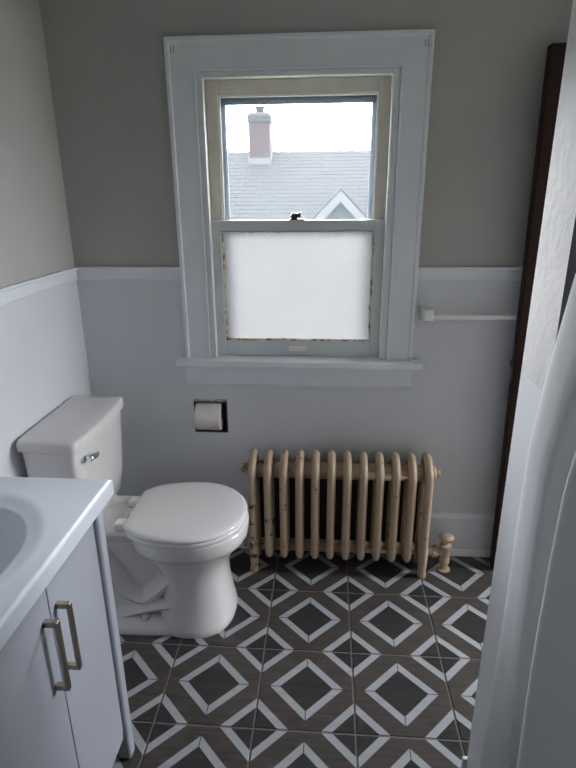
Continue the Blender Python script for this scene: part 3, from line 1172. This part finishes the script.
bm = bm_new()
add_loft(bm, [boxy(-0.955, -0.810, 0.158, 0.409), boxy(-0.962, -0.798, 0.182, 0.425), boxy(-0.968, -0.790, 0.196, 0.50),
              boxy(-0.972, -0.781, 0.208, 0.66), boxy(-0.974, -0.777, 0.212, 0.745)])
tank = obj('tank', bm, 'porcelain', toi, 50)
bm = bm_new()
add_loft(bm, [boxy(-0.981, -0.772, 0.217, 0.7455), boxy(-0.984, -0.766, 0.222, 0.750), boxy(-0.984, -0.766, 0.223, 0.773),
              boxy(-0.981, -0.769, 0.220, 0.780), boxy(-0.975, -0.776, 0.214, 0.784), boxy(-0.93, -0.83, 0.17, 0.786, bow=0.006)])
obj('tank_lid', bm, 'porcelain', toi, 50)
bm = bm_new()
add_lathe(bm, [(0.013, 0), (0.013, 0.010), (0.008, 0.013), (0.008, 0.022)], (-0.787, 1.548, 0.702), 'X', 16)
add_tube(bm, [(-0.766, 1.540, 0.704), (-0.763, 1.565, 0.701), (-0.761, 1.592, 0.698), (-0.762, 1.606, 0.697)], [0.012, 0.0115, 0.010, 0.007], 12)
obj('flush_lever', bm, 'chrome', toi)
# water supply behind the bowl
bm = bm_new()
add_tube(bm, smooth_path([(-0.385, 2.066, 0.075), (-0.385, 2.02, 0.075), (-0.41, 2.0, 0.085), (-0.60, 1.97, 0.16), (-0.80, 1.90, 0.28), (-0.86, 1.88, 0.42)]), 0.006, 8)
add_lathe(bm, [(0.011, -0.014), (0.014, -0.008), (0.014, 0.01), (0.010, 0.02)], (-0.385, 2.02, 0.075), 'Z', 12)
add_lathe(bm, [(0.024, 0.0), (0.024, -0.004), (0.012, -0.01), (0.009, -0.03)], (-0.385, YB - 0.018, 0.075), 'Y', 16)
add_tube(bm, [(-0.385, 2.02, 0.075), (-0.380, 1.995, 0.075), (-0.378, 1.98, 0.075)], [0.005, 0.005, 0.013], 10)
obj('water_supply', bm, 'pipe_metal', toi, 45)

# ------------------------------------------------------------------ vanity
VF, VY0, VY1 = -0.542, 0.566, 1.108
van = thing('bathroom_vanity', 'white vanity cabinet with two doors and bronze bar handles', 'vanity', (-0.76, 0.84, 0.0))
bm = bm_new()
for y0 in (VY0 + 0.006, VY1 - 0.022):                    # side panels, back, bottom: hollow under the basin
    add_box(bm, XL + 0.020, VF - 0.019, y0, y0 + 0.016, 0.085, 0.801)
add_box(bm, XL + 0.020, XL + 0.030, VY0 + 0.022, VY1 - 0.022, 0.085, 0.801)
add_box(bm, XL + 0.030, VF - 0.019, VY0 + 0.022, VY1 - 0.022, 0.085, 0.101)
add_box(bm, VF - 0.019, VF - 0.004, VY0 + 0.03, VY1 - 0.03, 0.085, 0.108)
obj('body', bm, 'vanity_paint', van)
for y0 in (VY0, VY1 - 0.036):
    for x0, x1 in ((VF - 0.030, VF + 0.011), (XL + 0.004, XL + 0.04)):
        bm = bm_new()
        add_box(bm, x0, x1, y0, y0 + 0.036, 0.0, 0.8010, bevel=0.009, seg=3)
        obj('corner_post', bm, 'vanity_paint', van)
SPLIT = 0.842
for y0, y1, hy in ((VY0 + 0.038, SPLIT - 0.0015, SPLIT - 0.026), (SPLIT + 0.0015, VY1 - 0.038, SPLIT + 0.026)):
    d = box_obj('door', (VF - 0.018, VF, y0, y1, 0.112, 0.793), 'vanity_paint', van, 0.002)
    bm = bm_new()
    HZ_0, HZ_1, HX = 0.556, 0.729, VF + 0.030
    w = 0.0062
    add_box(bm, HX - 0.008, HX, hy - w, hy + w, HZ_0, HZ_1, bevel=0.0015)
    for z in (HZ_0, HZ_1 - 0.012):
        add_box(bm, VF, HX - 0.004, hy - w, hy + w, z, z + 0.012, bevel=0.0012)
    obj('handle', bm, 'satin_brass', d)

# worktop with moulded oval basin
top = thing('vanity_top', 'pale bluish-white vanity worktop with a moulded oval basin', 'worktop', (-0.76, 0.86, 0.795))
TX0, TX1, TY0, TY1, TZ0, TZ1 = XL + 0.002, -0.527, 0.545, 1.170, 0.8020, 0.847
BCX, BCY, BA, BB = -0.770, 0.845, 0.202, 0.243


def top_h(x, y):
    r = math.hypot((x - BCX) / BA, (y - BCY) / BB)
    if r >= 1:
        return 0.0
    if r > 0.80:
        t = (1 - r) / 0.20
        return -0.010 * (t * t * (3 - 2 * t))
    t = (0.80 - r) / 0.80
    return -0.010 - 0.105 * (1 - (1 - min(1, t * 1.25)) ** 2.6)


bm = bm_new()
nx, ny = 72, 96
grid = [[bm.verts.new((TX0 + (TX1 - 0.006 - TX0) * i / nx, TY0 + 0.006 + (TY1 - TY0 - 0.012) * j / ny,
                       TZ1 + top_h(TX0 + (TX1 - 0.006 - TX0) * i / nx, TY0 + 0.006 + (TY1 - TY0 - 0.012) * j / ny))) for j in range(ny + 1)]
        for i in range(nx + 1)]
for i in range(nx):
    for j in range(ny):
        f = bm.faces.new((grid[i][j], grid[i + 1][j], grid[i + 1][j + 1], grid[i][j + 1]))
        f.smooth = True


def skirt(off_xy, z):
    """outline of the slab pushed out by off_xy at height z (front, near and far edges)"""
    pts = []
    for i in range(nx + 1):
        x = TX0 + (TX1 - 0.006 - TX0) * i / nx
        if i == nx:
            x += off_xy
        pts.append((x, TY0 + 0.006 - off_xy, z))
    for j in range(1, ny):
        pts.append((TX1 - 0.006 + off_xy, TY0 + 0.006 + (TY1 - TY0 - 0.012) * j / ny, z))
    for i in range(nx, -1, -1):
        x = TX0 + (TX1 - 0.006 - TX0) * i / nx
        if i == nx:
            x += off_xy
        pts.append((x, TY1 - 0.006 + off_xy, z))
    return [bm.verts.new(p) for p in pts]


edge = [grid[i][0] for i in range(nx + 1)] + [grid[nx][j] for j in range(1, ny)] + [grid[i][ny] for i in range(nx, -1, -1)]
prev = edge
for off_, z in ((0.004, TZ1 - 0.002), (0.006, TZ1 - 0.006), (0.006, TZ0 + 0.004), (0.003, TZ0)):
    row = skirt(off_, z)
    for k in range(len(row) - 1):
        f = bm.faces.new((prev[k], prev[k + 1], row[k + 1], row[k]))
        f.smooth = False
    prev = row
slab = obj('slab', bm, 'cultured_marble', top)
bm = bm_new()
add_lathe(bm, [(0.004, 0.0), (0.021, 0.001), (0.024, 0.004), (0.024, 0.001)], (BCX, BCY, TZ1 - 0.1145), 'Z', 24)
obj('drain', bm, 'chrome', top)

# ------------------------------------------------------------------ shower curtain
cur = thing('shower_curtain', 'white fabric shower curtain hanging in soft folds at the right edge', 'curtain', (0.39, 0.6, 0.0))


def edge_y(z):
    """far edge of the cloth: gathered towards the viewer at the rod, spreading out lower down"""
    t = min(1, max(0, (z - 1.05) / 0.9))
    return 0.975 - 0.165 * t ** 1.1 - 0.012 * math.sin(z * 5)


bm = bm_new()
NU, NZ = 260, 60
ZB, ZT = 0.035, 1.98
FOLD = [(0.0, 0.396), (0.025, 0.390), (0.06, 0.388), (0.095, 0.390), (0.118, 0.402), (0.130, 0.450), (0.150, 0.500), (0.170, 0.480),
        (0.184, 0.410), (0.196, 0.380), (0.214, 0.384), (0.245, 0.410), (0.285, 0.452), (0.325, 0.462), (0.36, 0.425), (0.385, 0.390)]
for k in range(9):                                        # the folds run on towards the viewer
    u0 = 0.385 + k * 0.135
    FOLD += [(u0 + 0.03, 0.384), (u0 + 0.06, 0.425 + 0.01 * (k % 3)), (u0 + 0.09, 0.462), (u0 + 0.115, 0.430), (u0 + 0.135, 0.390)]
FP = smooth_path([(u, x, 0) for u, x in FOLD], 8)


def fold_x(u):
    for p, q in zip(FP[:-1], FP[1:]):
        if p.x <= u <= q.x:
            return p.y + (q.y - p.y) * (u - p.x) / max(1e-6, q.x - p.x)
    return FP[-1].y


rows = []
for k in range(NZ + 1):
    z = ZB + (ZT - ZB) * k / NZ
    row = []
    ye = edge_y(z)
    squeeze = 0.80 + 0.20 * (1 - z / ZT)
    for i in range(NU + 1):
        u = 1.05 * i / NU
        x = 0.408 + (fold_x(u) - 0.408) * (0.82 + 0.18 * math.cos(z * 1.2 + u * 5)) + 0.004 * (z - 1) - 0.003 * math.sin(z * 6 + u * 20)
        row.append(bm.verts.new((x, ye - u * squeeze + 0.006 * math.sin(z * 3 + u * 12), z)))
    rows.append(row)
for a, b in zip(rows[:-1], rows[1:]):
    for i in range(NU):
        f = bm.faces.new((a[i], a[i + 1], b[i + 1], b[i]))
        f.smooth = True
cloth = obj('cloth', bm, 'curtain_cloth', cur)
sol = cloth.modifiers.new('thickness', 'SOLIDIFY')
sol.thickness = 0.0012
rod = thing('curtain_rod', 'chrome shower curtain rod above the tub side', 'curtain rod', (0.42, 0.0, 2.02))
bm = bm_new()
add_tube(bm, [(0.425, YF, 2.02), (0.425, PY0, 2.02)], 0.0125, 16)
obj('rod_tube', bm, 'chrome', rod)
for y, s in ((PY0, -1), (YF, 1)):
    bm = bm_new()
    add_lathe(bm, [(0.030, 0), (0.030, 0.004 * s), (0.018, 0.012 * s), (0.018, 0.022 * s)], (0.425, y, 2.02), 'Y', 20)
    obj('flange', bm, 'chrome', rod)
for k in range(8):
    y = edge_y(1.98) - 0.03 - k * 0.098
    bm = bm_new()
    add_tube(bm, [(0.425 + 0.030 * math.sin(a), y, 2.003 + 0.032 * math.cos(a)) for a in [2 * math.pi * q / 16 for q in range(16)]],
             0.002, 6, closed=True)
    obj('curtain_ring', bm, 'chrome', cur)

# ------------------------------------------------------------------ outside: the neighbour's roof
hs = thing('neighbour_house', 'house next door with grey shingled roof, white gable and brick chimney', 'house', (0, 15.0, -4.0))
RY, RZT = 16.0, 2.68                      # ridge
SL = 0.70                                 # rise over run
EAVE_Y = 11.2
HX_0, HX_1 = -9.0, 9.0


def roof_z(y):
    return RZT - SL * (RY - y)


bm = bm_new()
add_prism(bm, [(RY, RZT - 0.03), (EAVE_Y, roof_z(EAVE_Y) - 0.03), (EAVE_Y, roof_z(EAVE_Y) - 0.20), (RY, RZT - 0.25),
               (2 * RY - EAVE_Y, roof_z(EAVE_Y) - 0.20), (2 * RY - EAVE_Y, roof_z(EAVE_Y) - 0.03)], 'X', HX_0, HX_1)
roof = obj('roof', bm, 'shingle', hs)
# stepped shingle courses, lower edges proud, tabs of uneven length
bm = bm_new()
cl = math.hypot(1, SL)
nrow = 34
dy = 0.131
for k in range(nrow):
    y1 = RY - k * dy
    y0 = y1 - dy
    if y0 < EAVE_Y:
        break
    x = HX_0 + (0.15 if k % 2 else 0)
    while x < HX_1:
        w = 0.295
        if -5.0 < x < 4.0:
            j = random.uniform(-0.012, 0.012)
            t = random.uniform(0.002, 0.005)
            r0 = [(x, y1, roof_z(y1) - 0.003), (x + w, y1, roof_z(y1) - 0.003), (x + w, y0 + j, roof_z(y0 + j) + t), (x, y0 + j, roof_z(y0 + j) + t)]
            r1 = [(a, b, c - 0.03) for a, b, c in r0]
            add_loft(bm, [r1, r0], smooth=False)
        x += 0.305
sh = obj('shingles', bm, 'shingle', roof)
sh['kind'] = 'stuff'
bm = bm_new()
add_box(bm, HX_0 + 0.3, HX_1 - 0.3, EAVE_Y + 0.4, 2 * RY - EAVE_Y - 0.4, -4.0, roof_z(EAVE_Y) - 0.02)
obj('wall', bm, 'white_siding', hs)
# front gable
GXC, GZA, GYF, GSL, GHW = 0.275, 1.672, 12.5, 1.02, 1.75
bm = bm_new()
zb = GZA - GSL * GHW
add_prism(bm, [(GXC - GHW + 0.12, zb - 2.0), (GXC + GHW - 0.12, zb - 2.0), (GXC + GHW - 0.12, zb + 0.02), (GXC, GZA - 0.12), (GXC - GHW + 0.12, zb + 0.02)],
          'Y', GYF + 0.22, 15.0)
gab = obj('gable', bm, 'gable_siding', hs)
for s in (-1, 1):
    bm = bm_new()
    add_prism(bm, [(GXC, GZA), (GXC + s * GHW, zb), (GXC + s * GHW, zb - 0.12), (GXC, GZA - 0.12)], 'Y', GYF + 0.04, 14.9)
    obj('gable_roof', bm, 'shingle', gab)
    bm = bm_new()
    add_prism(bm, [(GXC, GZA - 0.05), (GXC + s * GHW, zb - 0.05), (GXC + s * GHW, zb - 0.28), (GXC, GZA - 0.28)], 'Y', GYF - 0.02, GYF + 0.10)
    obj('rake_board', bm, 'white_siding', gab)
for k in range(5):
    z0 = GZA - 0.45 - 0.16 * k
    hw = (GZA - 0.28 - z0) / GSL
    bm = bm_new()
    add_prism(bm, [(GXC - hw, z0), (GXC + hw, z0), (GXC + hw - 0.14, z0 + 0.15), (GXC - hw + 0.14, z0 + 0.15)], 'Y', GYF + 0.195, GYF + 0.23)
    obj('clapboard', bm, 'gable_siding', gab)
# chimney
CXC, CYC, CW = -1.83, 15.80, 0.280
cz0 = roof_z(CYC)
bm = bm_new()
add_box(bm, CXC - CW, CXC + CW, CYC - CW, CYC + CW, cz0 - 0.5, 3.40)
chim = obj('chimney', bm, 'chimney_brick', hs)
bm = bm_new()
add_box(bm, CXC - CW - 0.03, CXC + CW + 0.03, CYC - CW - 0.03, CYC + CW + 0.03, 3.34, 3.46, bevel=0.03)
add_loft(bm, [[(CXC + a * k, CYC + b * k, z) for a, b in ((-1, -1), (1, -1), (1, 1), (-1, 1))]
              for k, z in ((CW + 0.03, 3.46), (CW + 0.02, 3.52), (CW - 0.04, 3.58), (CW - 0.14, 3.60))], smooth=False)
obj('chimney_cap', bm, 'cap_stone', chim)
bm = bm_new()
add_lathe(bm, [(0.12, 3.56), (0.11, 3.70), (0.17, 3.71), (0.17, 3.74), (0.09, 3.75)], (CXC, CYC, 0), 'Z', 16)
obj('flue_pot', bm, 'cap_stone', chim)
bm = bm_new()
zf = roof_z(CYC - CW)
add_box(bm, CXC - CW - 0.03, CXC + CW + 0.03, CYC - CW - 0.03, CYC - CW + 0.02, zf - 0.05, zf + 0.14)
for s in (-1, 1):
    add_prism(bm, [(CYC - CW, zf - 0.05), (CYC - CW, zf + 0.14), (CYC + CW, zf + 0.14 + SL * 2 * CW), (CYC + CW, zf - 0.05 + SL * 2 * CW)], 'X',
              CXC + s * (CW + 0.003), CXC + s * (CW + 0.03))
obj('flashing', bm, 'mortar_white', chim)
# television aerial beyond the ridge
bm = bm_new()
AX, AY = 0.33, 17.2
add_tube(bm, [(AX, AY, roof_z(RY - (AY - RY)) - 0.1), (AX, AY, 3.42)], 0.018, 8)
for z, w in ((3.36, 0.30), (3.22, 0.22), (3.10, 0.16)):
    add_tube(bm, [(AX - w, AY, z), (AX + w, AY, z)], 0.011, 6)
obj('aerial', bm, 'mortar_white', hs)
gr = box_obj('ground', (-80, 80, -60, 90, -4.3, -4.0), 'lawn')
tag(gr, 'ground between the two houses far below the window', 'ground', kind='structure')

bpy.context.view_layer.update()
